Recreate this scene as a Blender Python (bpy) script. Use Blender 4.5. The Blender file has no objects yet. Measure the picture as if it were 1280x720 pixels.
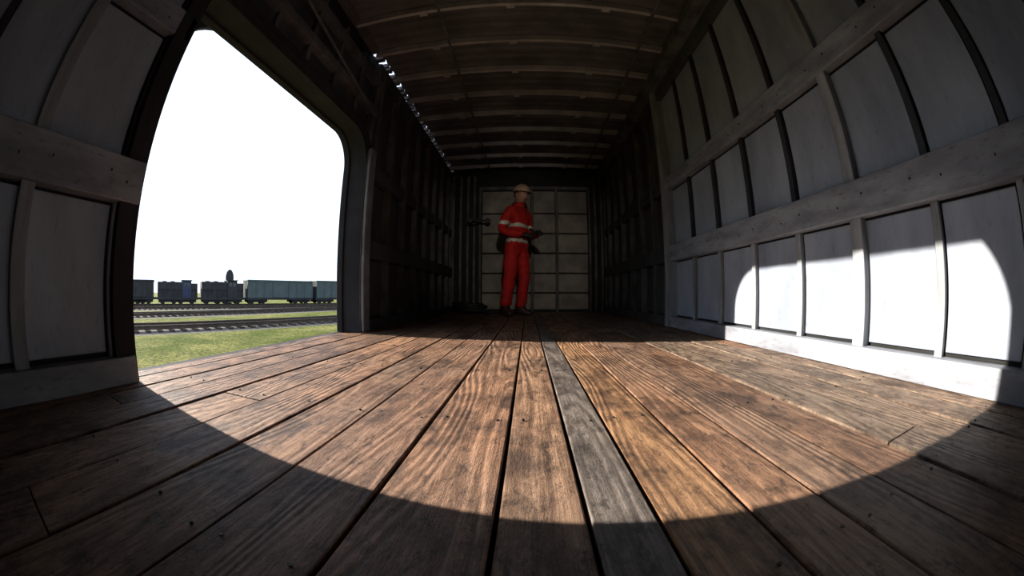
import bpy, bmesh, math, random
from mathutils import Vector, Matrix, noise
random.seed(7)
scene = bpy.context.scene
try:
    scene.view_settings.view_transform = 'Standard'
    scene.view_settings.look = 'None'
    scene.view_settings.gamma = .90
except Exception as e:
    print('view', e)

def link(o, parent=None):
    scene.collection.objects.link(o)
    if parent: o.parent = parent
    return o

# ---------------------------------------------------------------- materials
def nmat(name):
    m = bpy.data.materials.new(name); m.use_nodes = True
    nt = m.node_tree
    b = nt.nodes['Principled BSDF']
    return m, nt, b
def N(nt, t, **kw):
    n = nt.nodes.new(t)
    for k, v in kw.items(): setattr(n, k, v)
    return n
def paint(name, c1, c2, rough=.6, scale=3.0, lo=.4, hi=.7, bump=.12, stretch=(1,1,1), metal=0, fine=60, speck=.35):
    m, nt, b = nmat(name)
    L = nt.links.new
    tc = N(nt, 'ShaderNodeTexCoord'); mp = N(nt, 'ShaderNodeMapping')
    mp.inputs['Scale'].default_value = stretch
    L(tc.outputs['Object'], mp.inputs['Vector'])
    n1 = N(nt, 'ShaderNodeTexNoise'); n1.inputs['Scale'].default_value = scale; n1.inputs['Detail'].default_value = 8; n1.inputs['Roughness'].default_value = .6
    L(mp.outputs[0], n1.inputs['Vector'])
    r = N(nt, 'ShaderNodeValToRGB')
    r.color_ramp.elements[0].position = lo; r.color_ramp.elements[0].color = (*c2, 1)
    r.color_ramp.elements[1].position = hi; r.color_ramp.elements[1].color = (*c1, 1)
    L(n1.outputs['Fac'], r.inputs[0])
    n2 = N(nt, 'ShaderNodeTexNoise'); n2.inputs['Scale'].default_value = fine; n2.inputs['Detail'].default_value = 4
    L(mp.outputs[0], n2.inputs['Vector'])
    r2 = N(nt, 'ShaderNodeValToRGB')
    r2.color_ramp.elements[0].position = .27; r2.color_ramp.elements[0].color = (.55, .52, .5, 1)
    r2.color_ramp.elements[1].position = .40; r2.color_ramp.elements[1].color = (1, 1, 1, 1)
    L(n2.outputs['Fac'], r2.inputs[0])
    mx = N(nt, 'ShaderNodeMixRGB', blend_type='MULTIPLY'); mx.inputs[0].default_value = speck
    L(r.outputs[0], mx.inputs[1]); L(r2.outputs[0], mx.inputs[2])
    L(mx.outputs[0], b.inputs['Base Color'])
    b.inputs['Roughness'].default_value = rough; b.inputs['Metallic'].default_value = metal
    bp = N(nt, 'ShaderNodeBump'); bp.inputs['Strength'].default_value = bump; bp.inputs['Distance'].default_value = .01
    L(n1.outputs['Fac'], bp.inputs['Height']); L(bp.outputs[0], b.inputs['Normal'])
    return m
M_panel = paint('grey_panel_paint', (.42, .465, .54), (.27, .30, .36), rough=.42, scale=1.9, lo=.38, hi=.62, stretch=(1, 1.2, .5), speck=.4, fine=35)
M_rail = paint('grey_rail_paint', (.42, .445, .49), (.23, .24, .27), rough=.55, scale=5, stretch=(1, .5, 2), speck=.75, fine=40)
M_post = paint('post_paint', (.43, .45, .48), (.24, .25, .26), rough=.6, scale=5, stretch=(2, 2, .4))
M_rib = paint('dark_steel_rib', (.06, .062, .07), (.03, .03, .033), rough=.6, scale=6)
M_back = paint('dark_backing', (.028, .028, .028), (.012, .012, .011), rough=.8)
M_farpanel = paint('shade_toned_lining', (.10, .10, .105), (.05, .05, .052), rough=.7, scale=3, stretch=(1, 1, .4))  # darker lining copy; the dimness past the doorway is put into its colour
M_farrib = paint('shade_toned_far_rib', (.20, .19, .18), (.07, .065, .06), rough=.7, scale=5, stretch=(1, 1, .6))  # toned below the post paint, far-end dimness painted in
M_ceil = paint('roof_sheet', (.22, .195, .185), (.11, .095, .09), rough=.7, scale=2.5)
M_carl = paint('carline_paint', (.62, .58, .55), (.40, .365, .34), rough=.6, scale=5)
M_end = paint('end_panel', (.38, .33, .27), (.19, .165, .135), rough=.6, scale=3)
M_frame = paint('door_frame_paint', (.36, .38, .43), (.20, .21, .24), rough=.5, scale=4)
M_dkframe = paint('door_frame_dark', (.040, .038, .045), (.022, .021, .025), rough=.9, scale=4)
M_bolt = paint('bolt_steel', (.05, .045, .04), (.03, .03, .03))

def floor_mat():
    m, nt, b = nmat('worn_plank_wood'); L = nt.links.new
    tc = N(nt, 'ShaderNodeTexCoord')
    at = N(nt, 'ShaderNodeAttribute', attribute_name='tint')
    sd = N(nt, 'ShaderNodeAttribute', attribute_name='seed')
    sep = N(nt, 'ShaderNodeSeparateXYZ'); L(tc.outputs['Object'], sep.inputs[0])
    sm = N(nt, 'ShaderNodeMath', operation='MULTIPLY'); sm.inputs[1].default_value = 37.0; L(sd.outputs['Fac'], sm.inputs[0])
    def vec(sx, sy):
        a = N(nt, 'ShaderNodeMath', operation='MULTIPLY'); a.inputs[1].default_value = sx; L(sep.outputs['X'], a.inputs[0])
        c = N(nt, 'ShaderNodeMath', operation='MULTIPLY'); c.inputs[1].default_value = sy; L(sep.outputs['Y'], c.inputs[0])
        cb = N(nt, 'ShaderNodeCombineXYZ'); L(a.outputs[0], cb.inputs[0]); L(c.outputs[0], cb.inputs[1]); L(sm.outputs[0], cb.inputs[2])
        return cb.outputs[0]
    def noisen(sx, sy, det, rough):
        n = N(nt, 'ShaderNodeTexNoise'); n.inputs['Scale'].default_value = 1; n.inputs['Detail'].default_value = det; n.inputs['Roughness'].default_value = rough
        L(vec(sx, sy), n.inputs['Vector']); return n.outputs['Fac']
    def ramp(src, p0, c0, p1, c1):
        r = N(nt, 'ShaderNodeValToRGB'); r.color_ramp.elements[0].position = p0; r.color_ramp.elements[0].color = (*c0, 1)
        r.color_ramp.elements[1].position = p1; r.color_ramp.elements[1].color = (*c1, 1); L(src, r.inputs[0]); return r.outputs[0]
    n1 = noisen(5.5, .6, 1.0, .3)
    k = N(nt, 'ShaderNodeMath', operation='MULTIPLY'); k.inputs[1].default_value = 130; L(n1, k.inputs[0])
    n1b = noisen(60, 4, 3, .5)
    k2 = N(nt, 'ShaderNodeMath', operation='MULTIPLY_ADD'); k2.inputs[1].default_value = 3.0; L(n1b, k2.inputs[0]); L(k.outputs[0], k2.inputs[2])
    s = N(nt, 'ShaderNodeMath', operation='SINE'); L(k2.outputs[0], s.inputs[0])
    rg = N(nt, 'ShaderNodeMapRange'); rg.inputs['From Min'].default_value = -1; L(s.outputs[0], rg.inputs['Value'])
    n2 = noisen(170, 5, 8, .8)
    n3 = noisen(6, 3.5, 13, .8)
    n4 = noisen(38, 16, 10, .78)
    n5 = noisen(2.2, 1.1, 6, .6)
    prev = at.outputs['Color']
    gm = N(nt, 'ShaderNodeMixRGB'); gm.inputs[2].default_value = (.28, .225, .185, 1)
    gr = N(nt, 'ShaderNodeMapRange'); gr.inputs['From Min'].default_value = .46; gr.inputs['From Max'].default_value = .72; gr.inputs['To Max'].default_value = .6
    L(n5, gr.inputs['Value']); L(gr.outputs[0], gm.inputs[0]); L(prev, gm.inputs[1]); prev = gm.outputs[0]
    for c, f in ((ramp(rg.outputs[0], .0, (.52,.45,.40), .45, (1.05,1.05,1.05)), .6),
                 (ramp(n2, .36, (.36,.32,.29), .6, (1.18,1.18,1.18)), .75),
                 (ramp(n3, .41, (.25,.205,.18), .54, (1.14,1.11,1.06)), .8),
                 (ramp(n4, .38, (.26,.22,.20), .47, (1,1,1)), .85)):
        mx = N(nt, 'ShaderNodeMixRGB', blend_type='MULTIPLY'); mx.inputs[0].default_value = f
        L(prev, mx.inputs[1]); L(c, mx.inputs[2]); prev = mx.outputs[0]
    L(prev, b.inputs['Base Color'])
    b.inputs['Roughness'].default_value = .6
    a1 = N(nt, 'ShaderNodeMath', operation='MULTIPLY_ADD'); a1.inputs[1].default_value = .9; L(rg.outputs[0], a1.inputs[0]); L(n2, a1.inputs[2])
    a2 = N(nt, 'ShaderNodeMath', operation='MULTIPLY_ADD'); a2.inputs[1].default_value = 2.6; L(n3, a2.inputs[0]); L(a1.outputs[0], a2.inputs[2])
    a3 = N(nt, 'ShaderNodeMath', operation='MULTIPLY_ADD'); a3.inputs[1].default_value = 2.8; L(n4, a3.inputs[0]); L(a2.outputs[0], a3.inputs[2])
    bp = N(nt, 'ShaderNodeBump'); bp.inputs['Strength'].default_value = .8; bp.inputs['Distance'].default_value = .006
    L(a3.outputs[0], bp.inputs['Height']); L(bp.outputs[0], b.inputs['Normal'])
    return m
M_wood = floor_mat()

# ---------------------------------------------------------------- mesh helpers
class MB:
    def __init__(s): s.v = []; s.f = []; s.m = []
    def box(s, x0, x1, y0, y1, z0, z1, mi=0):
        i = len(s.v)
        s.v += [(x0,y0,z0),(x1,y0,z0),(x1,y1,z0),(x0,y1,z0),(x0,y0,z1),(x1,y0,z1),(x1,y1,z1),(x0,y1,z1)]
        s.f += [(i,i+3,i+2,i+1),(i+4,i+5,i+6,i+7),(i,i+1,i+5,i+4),(i+1,i+2,i+6,i+5),(i+2,i+3,i+7,i+6),(i+3,i,i+4,i+7)]
        s.m += [mi]*6
    def prism(s, pts, ext, mi=0):
        i = len(s.v); n = len(pts); e = Vector(ext)
        s.v += [tuple(p) for p in pts] + [tuple(Vector(p)+e) for p in pts]
        s.f.append(tuple(range(i, i+n))); s.f.append(tuple(range(i+2*n-1, i+n-1, -1)))
        s.m += [mi]*2
        for k in range(n):
            s.f.append((i+k, i+n+k, i+n+(k+1) % n, i+(k+1) % n)); s.m.append(mi)
    def cyl(s, p0, p1, r, n=10, mi=0, r1=None):
        p0 = Vector(p0); p1 = Vector(p1); d = (p1-p0).normalized()
        a = d.orthogonal().normalized(); b = d.cross(a); i = len(s.v)
        r1 = r if r1 is None else r1
        for p, rr in ((p0, r), (p1, r1)):
            for k in range(n):
                t = 2*math.pi*k/n; s.v.append(tuple(p + a*math.cos(t)*rr + b*math.sin(t)*rr))
        s.f.append(tuple(range(i+n-1, i-1, -1))); s.f.append(tuple(range(i+n, i+2*n))); s.m += [mi]*2
        for k in range(n):
            s.f.append((i+k, i+(k+1) % n, i+n+(k+1) % n, i+n+k)); s.m.append(mi)
    def obj(s, name, mats, parent=None, bevel=0, smooth=False):
        me = bpy.data.meshes.new(name); me.from_pydata(s.v, [], s.f)
        for m in (mats if isinstance(mats, (list, tuple)) else [mats]): me.materials.append(m)
        me.polygons.foreach_set('material_index', s.m)
        bm = bmesh.new(); bm.from_mesh(me); bmesh.ops.recalc_face_normals(bm, faces=bm.faces); bm.to_mesh(me); bm.free()
        o = bpy.data.objects.new(name, me); link(o, parent)
        if smooth:
            for p in me.polygons: p.use_smooth = True
        if bevel:
            b = o.modifiers.new('bevel', 'BEVEL'); b.width = bevel; b.segments = 2; b.limit_method = 'ANGLE'
        return o

# ---------------------------------------------------------------- dimensions
WL, WR = 1.30, 1.32
ZC = 2.40
Y0, Y1 = -3.0, 6.15
D0, D1, DZ = .63, 2.62, 1.575     # door near/far jamb, top
RN, RF = .10, .28                # corner radii near / far
EYE = .30

# ---------------------------------------------------------------- floor planks
def build_floor():
    mb = MB(); tints = []; seeds = []
    browns = [(.42,.245,.152),(.37,.218,.139),(.47,.275,.17),(.34,.20,.13),(.42,.255,.165)]
    greys = [(.385,.285,.215),(.34,.26,.20),(.43,.315,.23),(.35,.265,.20)]
    edges = [-1.44,-1.34,-1.20,-1.06,-.91,-.74,-.57,-.40,-.225,-.04,.085,.18,.315,.44,.58,.73,.88,1.03,1.18,1.32,1.42]
    special = {7: (.42,.245,.16), 8: (.46,.265,.165), 9: (.47,.29,.185), 10: (.27,.235,.215), 11: (.53,.31,.165), 12: (.47,.275,.17), 13: (.41,.265,.185)}
    for i in range(len(edges)-1):
        x0, x1 = edges[i]+.0035, edges[i+1]-.0035
        cuts = [Y0]
        y = Y0 + random.uniform(1, 4)
        while y < Y1-1:
            cuts.append(y); y += random.uniform(3.2, 5)
        if i in (7, 8, 9, 10, 11, 12): cuts = [Y0, -.5, 4.6]
        cuts.append(Y1)
        for a, b in zip(cuts[:-1], cuts[1:]):
            z = random.uniform(-.005, 0)
            mb.box(x0, x1, a+.002, b-.002, -.05, z)
            if i in special: c = special[i]
            else: c = random.choice(browns if (x0 < .1 or random.random() < .3) else greys)
            k = random.uniform(.9, 1.1); sd = random.random()
            for _ in range(6): tints.append((c[0]*k, c[1]*k, c[2]*k, 1)); seeds.append(sd)
    me = bpy.data.meshes.new('floor'); me.from_pydata(mb.v, [], mb.f)
    bm = bmesh.new(); bm.from_mesh(me); bmesh.ops.recalc_face_normals(bm, faces=bm.faces); bm.to_mesh(me); bm.free()
    a = me.attributes.new('tint', 'FLOAT_COLOR', 'FACE'); a.data.foreach_set('color', [c for t in tints for c in t])
    a = me.attributes.new('seed', 'FLOAT', 'FACE'); a.data.foreach_set('value', seeds)
    me.materials.append(M_wood)
    o = bpy.data.objects.new('floor', me); link(o)
    b = o.modifiers.new('bevel', 'BEVEL'); b.width = .003; b.segments = 2
    sub = MB(); sub.box(-1.46, 1.44, Y0-.05, Y1+.05, -.16, -.052); sub.obj('subfloor', M_back, o)
    s = MB(); s.box(-1.50, -1.445, D0-.1, D1+.1, -.14, -.004); s.obj('door_sill', M_dkframe, o, .004)
    nb = MB()
    for y in [i*.6+.25 for i in range(-4, 10)]:
        for i in range(len(edges)-1):
            for xx in (edges[i]+.03, edges[i+1]-.03):
                if random.random() < .35: continue
                yy = y+random.uniform(-.012, .012)
                nb.cyl((xx, yy, -.01), (xx, yy, .0006), .0035, 8)
    nb.obj('floor_nails', M_bolt, o)
build_floor()

# ---------------------------------------------------------------- side walls
ribs_y = [.107+.44*k for k in range(-7, 14)]
def side_wall(sign, W, name, ranges):
    FARY = 3.2 if sign > 0 else 2.5
    def X(d): return sign*(W-d)
    def bx(mb, d0, d1, y0, y1, z0, z1, mi=0):
        a, b = X(d0), X(d1); mb.box(min(a, b), max(a, b), y0, y1, z0, z1, mi)
    wall = MB()
    for (a, b, z0, z1) in ranges: bx(wall, -.14, -.035, a, b, z0, z1)
    if sign < 0:
        for yc, s, R in ((D0+RN, -1, RN), (D1-RF, 1, RF)):
            pts = [(X(-.14), yc+s*R, DZ)]
            for k in range(13):
                t = math.pi/2*k/12
                pts.append((X(-.14), yc+s*R*math.cos(t), DZ-R+R*math.sin(t)))
            wall.prism(pts, (X(-.035)-X(-.14), 0, 0))
    w = wall.obj(name, M_back)
    pan, rail, rib, post, bolt = MB(), MB(), MB(), MB(), MB()
    tiers = ((.10, .58), (.74, 1.24), (1.38, 2.20))
    for (a, b, z0, z1) in ranges:
        if z0 > .5: continue
        ys = [a] + [y for y in ribs_y if a+.05 < y < b-.05] + [b]
        for p, q in zip(ys[:-1], ys[1:]):
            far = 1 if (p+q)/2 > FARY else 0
            for (t0, t1) in tiers:
                g = .028
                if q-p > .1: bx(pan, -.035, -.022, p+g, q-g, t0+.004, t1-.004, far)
        for y in ys:
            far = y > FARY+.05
            big = (abs(y-.987) < .01 and sign > 0) or (abs(y-.107) < .01 and sign < 0)
            if abs(y-3.187) < .02 and sign > 0:
                bx(post, -.03, .075, y-.03, y+.04, 0, 2.3)
            elif big:
                bx(post, -.03, .02, y-.035, y+.035, .0, 2.3)
            else:
                yy0 = max(y-.02, a); yy1 = min(y+.02, b)
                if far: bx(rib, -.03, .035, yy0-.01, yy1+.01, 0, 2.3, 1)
                else:
                    bx(rib, -.03, .0, yy0, yy1, .73, 2.3, 0)
                    bx(rib, -.03, .0, yy0, yy1, .0, .73, 2)
        for (r0, r1) in ((0, .09), (.585, .73), (1.25, 1.37), (2.2, 2.34)):
            e = min(b, FARY)
            d = .045 if r0 < .7 else .03
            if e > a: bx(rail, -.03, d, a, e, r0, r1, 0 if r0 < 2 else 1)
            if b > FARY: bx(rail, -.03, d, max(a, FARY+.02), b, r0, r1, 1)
            for y in ys:
                for dy in (-.08, .08):
                    if a+.02 < y+dy < b-.02 and r1 > .1:
                        z = (r0+r1)/2 + random.uniform(-.02, .02)
                        bolt.cyl((X(0), y+dy, z), (X(d+.003), y+dy, z), .005, 8)
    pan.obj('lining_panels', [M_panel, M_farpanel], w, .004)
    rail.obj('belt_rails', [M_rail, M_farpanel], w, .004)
    rib.obj('ribs', [M_rib, M_farrib, M_post], w, .003)
    post.obj('posts', M_post, w, .005)
    bolt.obj('bolts', M_bolt, w)
    return w
side_wall(1, WR, 'wall_right', [(Y0, Y1, 0, ZC+.04)])
wl = side_wall(-1, WL, 'wall_left', [(Y0, D0, 0, ZC), (D1, Y1, 0, ZC), (D0, D1, DZ, ZC)])

h = MB()
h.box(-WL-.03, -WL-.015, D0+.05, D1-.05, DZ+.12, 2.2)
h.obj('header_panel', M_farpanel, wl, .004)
h = MB()
h.box(-WL-.03, -WL+.05, D0-.1, D1+.15, DZ+.22, DZ+.28)
h.box(-WL-.03, -WL+.03, D0-.1, D1+.15, DZ+.52, DZ+.60)
for k in range(6):
    y = D0+.15+k*.38
    h.box(-WL-.03, -WL+.02, y-.02, y+.02, DZ+.1, 2.25)
h.cyl((-WL+.05, D0+.2, 2.1), (-WL+.05, D1, DZ+.2), .012)
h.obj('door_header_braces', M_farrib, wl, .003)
def sun_shaper():  # added frame outside the door, shaped to round off the sun patch
    xo0, xo1 = -1.62, -1.58
    y0, y1, zt, R = D0+.045, D1+.45, 1.70, .42
    mb = MB()
    mb.box(xo0, xo1, y0-.5, y0, -.1, zt+.35)
    mb.box(xo0, xo1, y1, y1+.3, -.1, zt+.35)
    mb.box(xo0, xo1, y0, y1, zt, zt+.35)
    for yc, s in ((y0+R, -1), (y1-R, 1)):
        pts = [(xo0, yc+s*R, zt)]
        for k in range(13):
            t = math.pi/2*k/12; pts.append((xo0, yc+s*R*math.cos(t), zt-R+R*math.sin(t)))
        mb.prism(pts, (xo1-xo0, 0, 0))
    for yy in (y0-.4, y0-.05, y1+.05, y1+.25):
        mb.box(xo1, -1.44, yy-.02, yy+.02, 0, .06); mb.box(xo1, -1.44, yy-.02, yy+.02, 1.3, 1.36)
    mb.obj('sun_patch_shaper', M_dkframe, wl)
sun_shaper()

def door_frame():
    path = [(D0, 0.0), (D0, .35), (D0, .7)]
    for k in range(13):
        t = math.pi - math.pi/2*k/12
        path.append((D0+RN+RN*math.cos(t), DZ-RN+RN*math.sin(t)))
    for k in range(13):
        t = math.pi/2 - math.pi/2*k/12
        path.append((D1-RF+RF*math.cos(t), DZ-RF+RF*math.sin(t)))
    path += [(D1, .7), (D1, .35), (D1, 0)]
    def sweep(name, inn, out, xa, xb, mat, parent):
        mb = MB(); n = len(path)
        for i, (y, z) in enumerate(path):
            a = path[max(i-1, 0)]; b = path[min(i+1, n-1)]
            ty, tz = b[0]-a[0], b[1]-a[1]; l = math.hypot(ty, tz); ty /= l; tz /= l
            ny, nz = -tz, ty
            for x, o in ((xa, inn), (xb, inn), (xb, out), (xa, out)):
                mb.v.append((x, y+ny*o, z+nz*o))
        for i in range(n-1):
            for k in range(4):
                mb.f.append((i*4+k, i*4+(k+1) % 4, (i+1)*4+(k+1) % 4, (i+1)*4+k)); mb.m.append(0)
        mb.f += [(0,1,2,3), ((n-1)*4+3,(n-1)*4+2,(n-1)*4+1,(n-1)*4)]; mb.m += [0, 0]
        return mb.obj(name, mat, parent, .004)
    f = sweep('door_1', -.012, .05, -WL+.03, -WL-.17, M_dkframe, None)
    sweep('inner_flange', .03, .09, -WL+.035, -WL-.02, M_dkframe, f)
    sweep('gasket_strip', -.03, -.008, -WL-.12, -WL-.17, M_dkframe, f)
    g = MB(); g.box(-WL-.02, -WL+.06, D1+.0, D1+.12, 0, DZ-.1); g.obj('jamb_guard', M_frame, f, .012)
door_frame()

# ---------------------------------------------------------------- end walls
def end_wall():
    w = MB(); w.box(-1.46, 1.46, Y1, Y1+.1, -.1, ZC+.1); o = w.obj('wall_back', M_back)
    p = MB(); y = Y1
    rows = [(.04,.30),(.32,.62),(.64,.95),(.97,1.28),(1.30,1.62),(1.64,2.02)]
    for (a, b) in rows:
        for (x0, x1) in ((-.76, .05), (.09, .46), (.50, 1.0)):
            p.box(x0, x1, y-.035, y, a, b)
    p.obj('end_panels', M_end, o, .012)
    r = MB()
    for x in (-.79, .07, .48, 1.03): r.box(x-.02, x+.02, y-.07, y, 0, 2.1)
    for x in (-1.25, -1.12, -1.0, -.89, 1.13, 1.24): r.box(x-.022, x+.022, y-.06, y, 0, 2.3)
    r.box(-.8, 1.05, y-.06, y, 2.04, 2.1)
    r.obj('end_posts', M_farrib, o, .006)
    w = MB(); w.box(-1.46, 1.46, Y0-.1, Y0, -.1, ZC+.1)
    for k in range(12): w.box(-1.2+k*.21, -1.14+k*.21, Y0, Y0+.05, 0, 2.3)
    w.obj('wall_front', M_farpanel)
end_wall()

# ---------------------------------------------------------------- ceiling
def ceiling():
    mb = MB(); xs = [-WL+.022, -.9, -.45, 0, .45, .9, WR+.1]
    n = 366
    AR = .02
    ys = [Y0-.05+(Y1-Y0+.1)*i/n for i in range(n+1)]
    for y in ys:
        ph = (y % .12)/.12
        dz = .012*(1 if .25 < ph < .75 else 0)
        for x in xs: mb.v.append((x, y, ZC+.03+AR*(1-(x/1.3)**2)+dz))
    w = len(xs)
    for i in range(n):
        for k in range(w-1):
            mb.f.append((i*w+k, i*w+k+1, (i+1)*w+k+1, (i+1)*w+k)); mb.m.append(0)
    o = mb.obj('ceiling', M_ceil)
    s = o.modifiers.new('solid', 'SOLIDIFY'); s.thickness = .01; s.offset = 1
    t = MB(); y = Y0
    while y < Y1:
        if y > 2.0:
            gap = random.choice([.04, .06, .09, .03]); ln = random.uniform(.02, .07)
        else: gap = 0; ln = .5
        t.box(-WL-.1, -WL+.03, y, y+ln, ZC+.0, ZC+.045); y += ln+gap
    t.box(-WL-.14, -WL-.12, Y0, Y1, ZC-.02, ZC+.13)  # added outer board, keeps direct sun out of the eave gaps
    t.obj('eave_flashing_sun_board', M_ceil, o)
    c = MB()
    for k in range(-10, 9):
        y = 2.06+.48*k
        if y < Y0 or y > Y1: continue
        pts = []
        for i in range(13):
            x = -WL+ (WL+WR)*i/12
            pts.append((x, ZC-.03+AR*(1-(x/1.3)**2)))
        for (a, b) in zip(pts[:-1], pts[1:]):
            poly = [(a[0], y-.017, a[1]), (b[0], y-.017, b[1]), (b[0], y-.017, b[1]+.055), (a[0], y-.017, a[1]+.055)]
            c.prism(poly, (0, .034, 0))
        for x in (-.75, -.1, .6):
            z = ZC-.035+AR*(1-(x/1.3)**2)
            c.box(x-.03, x+.03, y-.03, y+.03, z-.01, z+.03)
    c.obj('carlines', M_carl, o)
    p = MB()
    p.cyl((-.62, Y0, ZC-.05), (-.62, Y1, ZC-.05), .010)
    p.cyl((.95, Y0, ZC-.06), (.95, Y1, ZC-.06), .012)
    p.box(WR-.14, WR+.02, Y0, Y1, ZC-.10, ZC-.02)
    p.obj('roof_stringers', M_farrib, o)
ceiling()

# ---------------------------------------------------------------- small things in the far end
def far_bits():
    cu = bpy.data.curves.new('coiled_hose', 'CURVE'); cu.dimensions = '3D'; cu.bevel_depth = .022; cu.bevel_resolution = 3
    sp = cu.splines.new('POLY'); pts = []
    for i in range(160):
        t = i*.22; r = .17+.03*math.sin(t*.37); pts.append((r*1.3*math.cos(t)+.02*math.sin(t*2.3), r*math.sin(t), .034+.0007*i+.012*math.sin(t*1.7), 1))
    for i in range(20): pts.append((.22+i*.03, -.05+.04*math.sin(i*.4), .024, 1))
    sp.points.add(len(pts)-1)
    for p, c in zip(sp.points, pts): p.co = c
    cu.materials.append(paint('black_rubber', (.03, .03, .03), (.015, .015, .015)))
    o = bpy.data.objects.new('coiled_hose', cu); o.location = (-.86, 5.5, 0); link(o)
    b = MB(); yy = Y1-.075
    b.box(-1.02, -.84, yy-.10, yy, 1.43, 1.53); b.cyl((-.93, yy-.1, 1.48), (-.93, yy-.24, 1.48), .05, 14)
    b.cyl((-.93, yy-.22, 1.48), (-.62, yy-.22, 1.46), .02, 10); b.cyl((-.64, yy-.24, 1.46), (-.64, yy-.18, 1.46), .045, 12)
    b.obj('load_restraint_lever', M_bolt, None, .006)
far_bits()

# ---------------------------------------------------------------- worker
def simple(name, col, rough=.7, metal=0):
    return paint(name, col, tuple(c*.75 for c in col), rough=rough, metal=metal, scale=8, bump=.1, speck=0)
M_red = simple('red_coverall', (.60, .016, .010), .8)
M_band = simple('reflective_band', (.75, .72, .60), .35)
M_skin = simple('skin', (.50, .27, .18), .5)
M_glove = simple('black_glove', (.03, .03, .032), .6)
M_boot = simple('dark_boot', (.06, .03, .025), .5)
M_helm = simple('tan_helmet', (.60, .42, .29), .35)
M_hair = simple('brown_hair', (.06, .035, .02), .8)
M_eye = simple('eye_white', (.7, .7, .68), .2)
M_screen = simple('controller_screen', (.10, .12, .14), .2)

def skin_mesh(verts, edges, radii, root=0, sub=2, name='t'):
    me = bpy.data.meshes.new(name); me.from_pydata(verts, edges, [])
    o = bpy.data.objects.new(name, me); scene.collection.objects.link(o)
    o.modifiers.new('skin', 'SKIN')
    if not me.skin_vertices:
        raise RuntimeError('no skin layer')
    for i, r in enumerate(radii):
        sv = me.skin_vertices[0].data[i]
        sv.radius = r if isinstance(r, tuple) else (r, r); sv.use_root = (i == root)
    s = o.modifiers.new('sub', 'SUBSURF'); s.levels = sub; s.render_levels = sub
    dg = bpy.context.evaluated_depsgraph_get(); dg.update()
    ev = o.evaluated_get(dg)
    nm = bpy.data.meshes.new_from_object(ev)
    bpy.data.objects.remove(o, do_unlink=True)
    for p in nm.polygons: p.use_smooth = True
    nm.name = name
    return nm
def hand_mesh(side):
    bm = bmesh.new()
    def add(me): bm.from_mesh(me)
    add(skin_mesh([(0,.05,0),(0,0,0),(side*.004,-.04,0),(0,-.085,-.004)], [(0,1),(1,2),(2,3)], [(.03,.026),(.032,.022),(.042,.02),(.042,.018)], 0, 2, 'palm'))
    for i, (fx, ln) in enumerate(((.030,.072),(.010,.080),(-.011,.075),(-.030,.058))):
        x = side*fx; vs = []; p = Vector((x*.9, -.07, 0)); vs.append(tuple(p)); ang = math.radians(8)
        p = Vector((x, -.092, -.003)); vs.append(tuple(p))
        for seg, k in ((.45, 32), (.32, 42), (.25, 30)):
            ang += math.radians(k); p = p + Vector((0, -math.cos(ang), -math.sin(ang)))*ln*seg; vs.append(tuple(p))
        add(skin_mesh(vs, [(j, j+1) for j in range(4)], [.011,.0115,.0105,.0095,.008], 0, 2, 'finger'))
    vs = [(side*.018,-.022,-.004),(side*.040,-.045,-.014),(side*.052,-.072,-.026),(side*.046,-.096,-.036)]
    add(skin_mesh(vs, [(0,1),(1,2),(2,3)], [.016,.014,.012,.010], 0, 2, 'thumb'))
    me = bpy.data.meshes.new('hand'); bm.to_mesh(me); bm.free()
    for p in me.polygons: p.use_smooth = True
    return me
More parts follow.
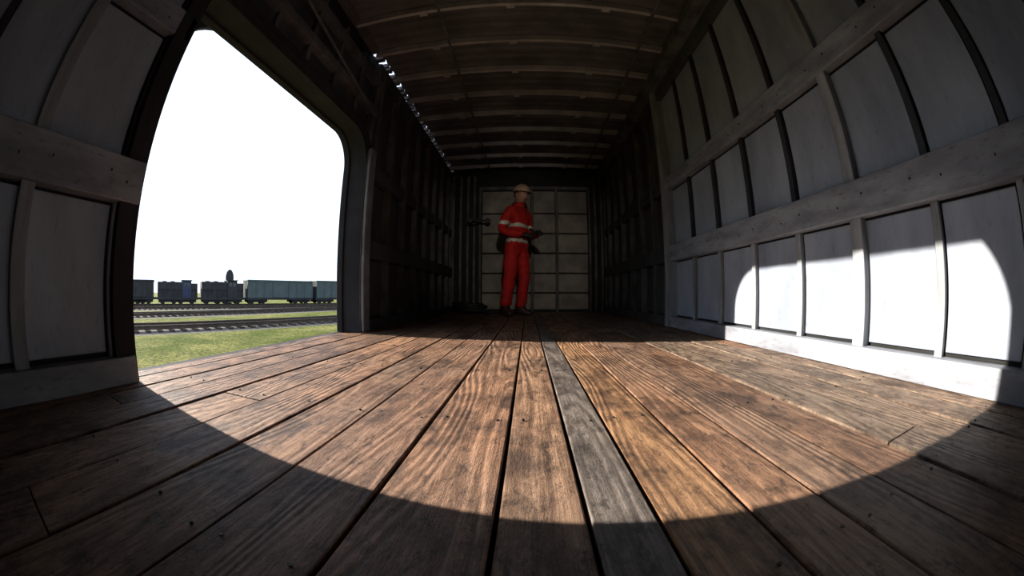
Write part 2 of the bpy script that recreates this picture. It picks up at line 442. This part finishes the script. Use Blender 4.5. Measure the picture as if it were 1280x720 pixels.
def build_worker():
    root = bpy.data.objects.new('worker', None); link(root)
    V = [(0,.0,.98),(0,.0,1.09),(0,-.005,1.25),(0,.0,1.38),(0,.005,1.47),(0,-.005,1.535),
         (-.16,.005,1.405),(-.235,.03,1.27),(-.275,.05,1.13),(-.215,-.09,1.09),(-.115,-.21,1.075),
         (.16,.005,1.405),(.235,.01,1.27),(.26,.0,1.13),(.20,-.14,1.11),(.12,-.265,1.12),
         (-.10,.0,.90),(-.125,-.015,.70),(-.14,-.03,.50),(-.145,.0,.30),(-.15,.02,.10),
         (.10,.0,.90),(.125,-.02,.70),(.145,-.035,.50),(.155,-.01,.30),(.165,.015,.10)]
    E = [(0,1),(1,2),(2,3),(3,4),(4,5),(3,6),(6,7),(7,8),(8,9),(9,10),(3,11),(11,12),(12,13),(13,14),(14,15),
         (0,16),(16,17),(17,18),(18,19),(19,20),(0,21),(21,22),(22,23),(23,24),(24,25)]
    R = [.145,.145,.16,.14,.075,.058, .085,.073,.064,.058,.046, .085,.073,.064,.058,.046,
         .112,.102,.085,.08,.078, .112,.102,.085,.08,.078]
    me = skin_mesh(V, E, R, 0, 3, 'coverall')
    for v in me.vertices:
        c = v.co
        if c.z > .85 and abs(c.x) < .2 and c.y > -.2: c.y *= .85
        nrm = noise.noise(Vector((c.x*9, c.y*9, c.z*14)))
        c += v.normal*nrm*.014
    for m in (M_red, M_band): me.materials.append(m)
    for p in me.polygons:
        c = p.center; mi = 0
        arm = abs(c.x) > .185 and c.z > 1.0
        if arm and 1.20 < c.z < 1.25: mi = 1
        if not arm and c.y > -.17 and (1.19 < c.z < 1.235): mi = 1
        if not arm and (.985 < c.z < 1.03): mi = 1
        p.material_index = mi
    o = bpy.data.objects.new('coverall', me); link(o, root)
    bm = bmesh.new(); bmesh.ops.create_uvsphere(bm, u_segments=40, v_segments=28, radius=1)
    for v in bm.verts:
        x, y, z = v.co
        w = .078*(1 - .22*max(0, -z)**1.5)
        v.co = Vector((x*w, y*.098*(1-.10*max(0, -z)), z*.122))
        c = v.co
        if c.y < 0:
            n = math.exp(-((c.x/.014)**2)-(((c.z+.018)/.026)**2)); c.y -= .026*n
            for sx in (-.031, .031):
                e = math.exp(-(((c.x-sx)/.016)**2)-(((c.z-.008)/.012)**2)); c.y += .012*e
            b = math.exp(-((c.z-.03)/.010)**2)*math.exp(-(c.x/.05)**2); c.y -= .005*b
            l = math.exp(-((c.z+.060)/.010)**2)*math.exp(-(c.x/.024)**2); c.y -= .007*l
            ch = math.exp(-((c.z+.10)/.018)**2)*math.exp(-(c.x/.03)**2); c.y -= .012*ch
    me = bpy.data.meshes.new('head'); bm.to_mesh(me); bm.free(); me.materials.append(M_skin)
    for p in me.polygons: p.use_smooth = True
    head = bpy.data.objects.new('head', me); link(head, root); head.location = (0, -.03, 1.655); head.rotation_euler = (.12, 0, 0)
    def part(name, fn, mat, loc=(0,0,0), sc=(1,1,1), rot=(0,0,0), parent=head):
        bm = bmesh.new(); fn(bm); me = bpy.data.meshes.new(name); bm.to_mesh(me); bm.free(); me.materials.append(mat)
        for p in me.polygons: p.use_smooth = True
        ob = bpy.data.objects.new(name, me); link(ob, parent); ob.location = loc; ob.scale = sc; ob.rotation_euler = rot; return ob
    sph = lambda b: bmesh.ops.create_uvsphere(b, u_segments=24, v_segments=16, radius=1)
    for s, nme in ((-1, 'eye_right'), (1, 'eye_left')):
        part(nme, sph, M_eye, (s*.031, -.078, .008), (.0125,.0125,.0105))
        part(nme+'_iris', sph, M_hair, (s*.031, -.0888, .008), (.006,.004,.006))
        part('ear_right' if s < 0 else 'ear_left', sph, M_skin, (s*.078, .008, -.005), (.012,.022,.034))
    part('mouth', sph, simple('lips', (.35,.12,.10)), (0, -.089, -.062), (.024,.008,.006))
    def neck(b): bmesh.ops.create_cone(b, segments=24, radius1=.058, radius2=.052, depth=.14, cap_ends=True)
    part('neck', neck, M_skin, (0, -.008, 1.55), parent=root)
    def hair(b):
        sph(b); bmesh.ops.delete(b, geom=[v for v in b.verts if v.co.z < -.35 or (v.co.y < -.35 and v.co.z < .35)], context='VERTS')
    part('hair', hair, M_hair, (0, .006, .0), (.084,.102,.126))
    def helm(b):
        sph(b); bmesh.ops.delete(b, geom=[v for v in b.verts if v.co.z < -.02], context='VERTS')
        for v in b.verts:
            if abs(v.co.x) < .18 and v.co.z > .5: v.co.z += .05
    hl = part('helmet', helm, M_helm, (0, 0, .045), (.108,.132,.115))
    sm = hl.modifiers.new('s', 'SOLIDIFY'); sm.thickness = .03
    def brim(b):
        vs0, vs1 = [], []
        for k in range(48):
            t = 2*math.pi*k/48
            f = .012 + .05*max(0, -math.sin(t))**1.5
            vs0.append(b.verts.new((.104*math.cos(t), .128*math.sin(t), .003)))
            vs1.append(b.verts.new(((.104+f*.5)*math.cos(t), (.128+f)*math.sin(t), -.006)))
        for k in range(48): b.faces.new((vs0[k], vs0[(k+1) % 48], vs1[(k+1) % 48], vs1[k]))
    br = part('helmet_brim', brim, M_helm, (0, 0, .045)); sm = br.modifiers.new('s', 'SOLIDIFY'); sm.thickness = .005
    def collar(b): bmesh.ops.create_cone(b, segments=28, radius1=.088, radius2=.074, depth=.06)
    cl = part('collar', collar, M_red, (0, 0, 1.515), parent=root); sm = cl.modifiers.new('s', 'SOLIDIFY'); sm.thickness = .01
    for nm, sd, w, el in (('hand_right', 1, Vector((-.115,-.21,1.075)), Vector((-.215,-.09,1.09))), ('hand_left', -1, Vector((.12,-.265,1.12)), Vector((.20,-.14,1.11)))):
        me = hand_mesh(sd); me.materials.clear(); me.materials.append(M_glove)
        for p in me.polygons: p.material_index = 0
        hobj = bpy.data.objects.new(nm, me); link(hobj, root)
        d = (w-el).normalized(); d = (d + Vector((0, -.2, 0))).normalized()
        yax = -d; inward = Vector((1 if 'right' in nm else -1, 0, -.9))
        zax = -(inward - inward.dot(yax)*yax).normalized(); xax = yax.cross(zax)
        m = Matrix((xax, yax, zax)).transposed().to_4x4(); m.translation = w + d*.01
        hobj.matrix_local = m
    t = MB(); t.box(-.095, .095, -.055, .055, -.016, .016); t.box(-.06, .06, -.035, .035, .016, .019, 1)
    for sx in (-.078, .078): t.cyl((sx, 0, .016), (sx, 0, .026), .009, 12)
    t.cyl((.07, .05, 0), (.07, .12, .01), .005, 8)
    tb = t.obj('handheld_controller', [M_glove, M_screen], root, .006)
    tb.location = (0, -.315, 1.115); tb.rotation_euler = (.5, 0, .15)
    for nm, x, y, yaw in (('boot_right', -.15, .02, -.25), ('boot_left', .165, .015, .35)):
        me = skin_mesh([(0,.0,.17),(0,.01,.09),(0,.035,.045),(0,-.06,.045),(0,-.13,.04),(0,-.175,.036)], [(0,1),(1,2),(1,3),(3,4),(4,5)], [.056,.055,.045,.048,.048,.036], 1, 2, nm)
        for v in me.vertices: v.co.z = max(v.co.z, 0.0)
        me.materials.append(M_boot)
        b = bpy.data.objects.new(nm, me); link(b, root); b.location = (x, y, 0); b.rotation_euler = (0, 0, yaw)
    m = Matrix.Translation((-.20, 5.05, 0.004)) @ Matrix.Rotation(math.radians(3), 4, 'Y') @ Matrix.Rotation(math.radians(50), 4, 'Z')
    root.matrix_world = m
build_worker()

# ---------------------------------------------------------------- outside
GZ = -1.30
def ground():
    m, nt, b = nmat('grass'); L = nt.links.new
    tc = N(nt, 'ShaderNodeTexCoord')
    n1 = N(nt, 'ShaderNodeTexNoise'); n1.inputs['Scale'].default_value = .35; n1.inputs['Detail'].default_value = 10; n1.inputs['Roughness'].default_value = .7
    n2 = N(nt, 'ShaderNodeTexNoise'); n2.inputs['Scale'].default_value = 9; n2.inputs['Detail'].default_value = 8; n2.inputs['Roughness'].default_value = .8
    L(tc.outputs['Object'], n1.inputs['Vector']); L(tc.outputs['Object'], n2.inputs['Vector'])
    r = N(nt, 'ShaderNodeValToRGB'); r.color_ramp.elements[0].position = .38; r.color_ramp.elements[0].color = (.125,.155,.035,1)
    r.color_ramp.elements[1].position = .62; r.color_ramp.elements[1].color = (.32,.30,.12,1)
    L(n1.outputs['Fac'], r.inputs[0])
    r2 = N(nt, 'ShaderNodeValToRGB'); r2.color_ramp.elements[0].position = .38; r2.color_ramp.elements[0].color = (.22,.24,.18,1)
    r2.color_ramp.elements[1].position = .60; r2.color_ramp.elements[1].color = (1.25,1.25,1.1,1); L(n2.outputs['Fac'], r2.inputs[0])
    mx = N(nt, 'ShaderNodeMixRGB', blend_type='MULTIPLY'); mx.inputs[0].default_value = 1
    L(r.outputs[0], mx.inputs[1]); L(r2.outputs[0], mx.inputs[2]); L(mx.outputs[0], b.inputs['Base Color'])
    b.inputs['Roughness'].default_value = 1; b.inputs['Specular IOR Level'].default_value = .1
    bp = N(nt, 'ShaderNodeBump'); bp.inputs['Strength'].default_value = .8; bp.inputs['Distance'].default_value = .15
    L(n2.outputs['Fac'], bp.inputs['Height']); L(bp.outputs[0], b.inputs['Normal'])
    mb = MB(); S = 600
    mb.v = [(-S,-S,GZ),(S,-S,GZ),(S,S,GZ),(-S,S,GZ)]; mb.f = [(0,1,2,3)]; mb.m = [0]
    mb.obj('ground', m)
ground()
M_ballast = paint('ballast', (.16,.14,.12), (.06,.055,.047), rough=1, scale=6)
M_tie = paint('tie_wood', (.08,.06,.05), (.04,.03,.025), rough=.9)
M_railst = paint('rail_steel', (.10,.075,.06), (.05,.04,.03), rough=.7, metal=0)
def track(a, b, ext=15, wide=1.6):
    a = Vector((a[0], a[1], 0)); b = Vector((b[0], b[1], 0)); d = (b-a).normalized(); a -= d*ext; b += d*ext
    Ln = (b-a).length; o = bpy.data.objects.new('railroad_track', None); link(o)
    o.location = (a.x, a.y, GZ); o.rotation_euler = (0, 0, math.atan2(d.y, d.x))
    mb = MB(); mb.prism([(0,-wide,0),(0,-1.1,.06),(0,1.1,.06),(0,wide,0)], (Ln,0,0)); mb.obj('ballast_bed', M_ballast, o)
    mb = MB()
    k = 0
    while k < Ln: mb.box(k, k+.22, -1.25, 1.25, .04, .12); k += .6
    mb.obj('ties', M_tie, o)
    mb = MB()
    for s in (-.75, .75):
        mb.box(0, Ln, s-.07, s+.07, .12, .14); mb.box(0, Ln, s-.012, s+.012, .14, .25); mb.box(0, Ln, s-.036, s+.036, .24, .29)
    mb.obj('rails', M_railst, o)
track((-15.2, 8), (-10.7, 19.4), 25, 1.7)
track((-23.5, 13), (-17.5, 35), 28, 1.9)
track((-33, 17), (-23, 40), 25, 2.2)
TA, TD = Vector((-41, 19.7, 0)), Vector((20, 31, 0)).normalized()
q = TA+TD*31
track((TA.x, TA.y), (q.x, q.y), 30, 2.5)

M_green = paint('green_wagon', (.085,.12,.125), (.06,.088,.092), scale=1)
M_dk = paint('dark_wagon', (.030,.034,.045), (.014,.016,.02), scale=1)
M_blue = paint('blue_loco', (.03,.05,.12), (.02,.03,.07), scale=1)
M_glass = paint('loco_glass', (.06,.08,.10), (.05,.06,.08), rough=.2)
train = bpy.data.objects.new('freight_train', None); link(train)
def bogie(mb, x):
    for dx in (-.75, .75):
        for s in (-.75, .75): mb.cyl((x+dx, s-.06, .62), (x+dx, s+.06, .62), .38, 16, 1)
        mb.cyl((x+dx, -.9, .62), (x+dx, .9, .62), .08, 8, 1)
    for s in (-.95, .95): mb.box(x-1.3, x+1.3, s-.06, s+.06, .45, .8, 1)
def wagon(t, L, kind, top, col=0):
    mb = MB(); mats = [(M_green, M_dk, M_blue)[col], M_dk, M_blue, M_glass]
    bogie(mb, 1.5); bogie(mb, L-1.5)
    mb.box(0, L, -1.3, 1.3, .72, .95, 1); mb.box(-.45, 0, -.15, .15, .75, .95, 1); mb.box(L, L+.45, -.15, .15, .75, .95, 1)
    if kind == 'boxcar':
        mb.box(.1, L-.1, -1.35, 1.35, .95, top, 0)
        k = .1
        while k < L-.1: mb.box(k, k+.1, -1.39, 1.39, .95, top, 0); k += 1.1
        mb.box(L/2-1.0, L/2+1.0, -1.43, 1.43, 1.0, top-.15, 0)
        mb.box(.05, L-.05, -1.42, 1.42, top-.1, top+.05, 0)
    else:
        mb.box(.1, L*.62, -1.2, 1.2, .95, top-.12, 1); mb.box(L*.62, L*.84, -1.35, 1.35, .95, top+.03, 2 if kind == 'blue_locomotive' else 1)
        mb.box(L*.84, L-.05, -1.2, 1.2, .95, top-.25, 1)
        mb.box(L*.60, L*.86, -1.45, 1.45, top+.03, top+.10, 1)
        for s in (-1, 1):
            mb.box(L*.65, L*.72, s*1.36-.01, s*1.36+.01, top-.6, top-.2, 3); mb.box(L*.74, L*.81, s*1.36-.01, s*1.36+.01, top-.6, top-.2, 3)
        for k in range(2): mb.cyl((1.0+k*1.1, 0, top-.12), (1.0+k*1.1, 0, top-.02), .3, 14, 1)
        for s in (-1.3, 1.3):
            mb.box(.1, L-.1, s-.02, s+.02, 1.8, 1.85, 1)
            for k in range(9): mb.box(.2+k*(L-.4)/8.0-.02, .2+k*(L-.4)/8.0+.02, s-.02, s+.02, .95, 1.85, 1)
    o = mb.obj(kind, mats, train)
    pos = TA+TD*t; o.location = (pos.x, pos.y, GZ+.05); o.rotation_euler = (0, 0, math.atan2(TD.y, TD.x))
wagon(-19.2, 9, 'boxcar', 2.75, 1)
wagon(-9.6, 9, 'boxcar', 2.75, 1)
wagon(0, 3.8, 'boxcar', 2.7, 1)
wagon(4.2, 5.4, 'blue_locomotive', 2.7)
wagon(10.0, 5.6, 'diesel_locomotive', 2.8)
wagon(16.0, 9.0, 'boxcar', 2.95)
wagon(25.5, 14, 'boxcar', 3.05)
wagon(40, 14, 'boxcar', 3.1)

def signals():
    mm = MB(); mm.cyl((0,0,0), (0,0,2.8), .09, 10)
    mm.cyl((0,-.1,3.3), (0,.1,3.3), .55, 28)
    for i in range(len(mm.v)-56, len(mm.v)):
        x, y, z = mm.v[i]; mm.v[i] = (x, y, 3.3+(z-3.3)*1.8)
    mm.box(-.3,.3,-.25,.25,0,.4)
    o = mm.obj('railway_signal', M_dk); o.location = (-34.8, 32.7, GZ); o.rotation_euler = (0, 0, .8)
signals()

# ---------------------------------------------------------------- light
sun = bpy.data.lights.new('sun', 'SUN'); sun.energy = 11; sun.angle = math.radians(.53); sun.color = (1, .93, .83)
so = bpy.data.objects.new('sun', sun); link(so)
sd = Vector((1, -.165, -.395)); so.rotation_euler = sd.to_track_quat('-Z', 'Y').to_euler()
w = bpy.data.worlds.new('World'); scene.world = w; w.use_nodes = True
nt = w.node_tree; bg = nt.nodes['Background']
tc = nt.nodes.new('ShaderNodeTexCoord'); sp = nt.nodes.new('ShaderNodeSeparateXYZ'); nt.links.new(tc.outputs['Generated'], sp.inputs[0])
cr = nt.nodes.new('ShaderNodeValToRGB'); cr.color_ramp.elements[0].color = (.78, .87, 1, 1); cr.color_ramp.elements[1].color = (.70, .81, 1, 1); cr.color_ramp.elements[1].position = .8
nt.links.new(sp.outputs['Z'], cr.inputs[0]); nt.links.new(cr.outputs[0], bg.inputs['Color']); bg.inputs['Strength'].default_value = 1.6

def added_fill_light():  # added spot and stand behind the camera, brightens far end and worker
    root = bpy.data.objects.new('added_fill_light', None); link(root); root.location = (.25, -1.3, 0)
    t = MB(); t.cyl((0,0,.5), (0,0,1.5), .015, 12)
    for k in range(3):
        a = k*2.094+.5; t.cyl((0,0,.75), (.45*math.cos(a), .45*math.sin(a), .01), .012, 10)
    t.box(-.14,.14,-.10,-.02,1.45,1.68); t.box(-.15,.15,-.02,.0,1.44,1.69)
    t.obj('fill_light_tripod', M_bolt, root, .004)
    l = bpy.data.lights.new('fill_spot', 'SPOT'); l.energy = 200; l.spot_size = math.radians(30); l.spot_blend = 1; l.shadow_soft_size = .10; l.color = (1, .93, .84)
    lo = bpy.data.objects.new('fill_spot', l); link(lo, root); lo.location = (0, .12, 1.56)
    d = Vector((-.12, 6.1, 1.0)) - Vector((.25, -1.18, 1.56)); lo.rotation_euler = d.to_track_quat('-Z', 'Y').to_euler()
added_fill_light()

# ---------------------------------------------------------------- camera (full-frame fisheye)
cam = bpy.data.cameras.new('camera'); co = bpy.data.objects.new('camera', cam); link(co)
co.location = (0, 0, EYE); co.rotation_euler = (math.radians(90)+.015, 0, .0427)
cam.sensor_fit = 'HORIZONTAL'; cam.sensor_width = 36; cam.sensor_height = 20.25; cam.clip_start = .01; cam.clip_end = 2000
cam.lens = 13.16
cam.type = 'PANO'
tgt = cam.cycles if hasattr(cam, 'cycles') and hasattr(cam.cycles, 'panorama_type') else cam
tgt.panorama_type = 'FISHEYE_EQUISOLID'
tgt.fisheye_lens = 13.16
tgt.fisheye_fov = math.radians(230)
scene.camera = co
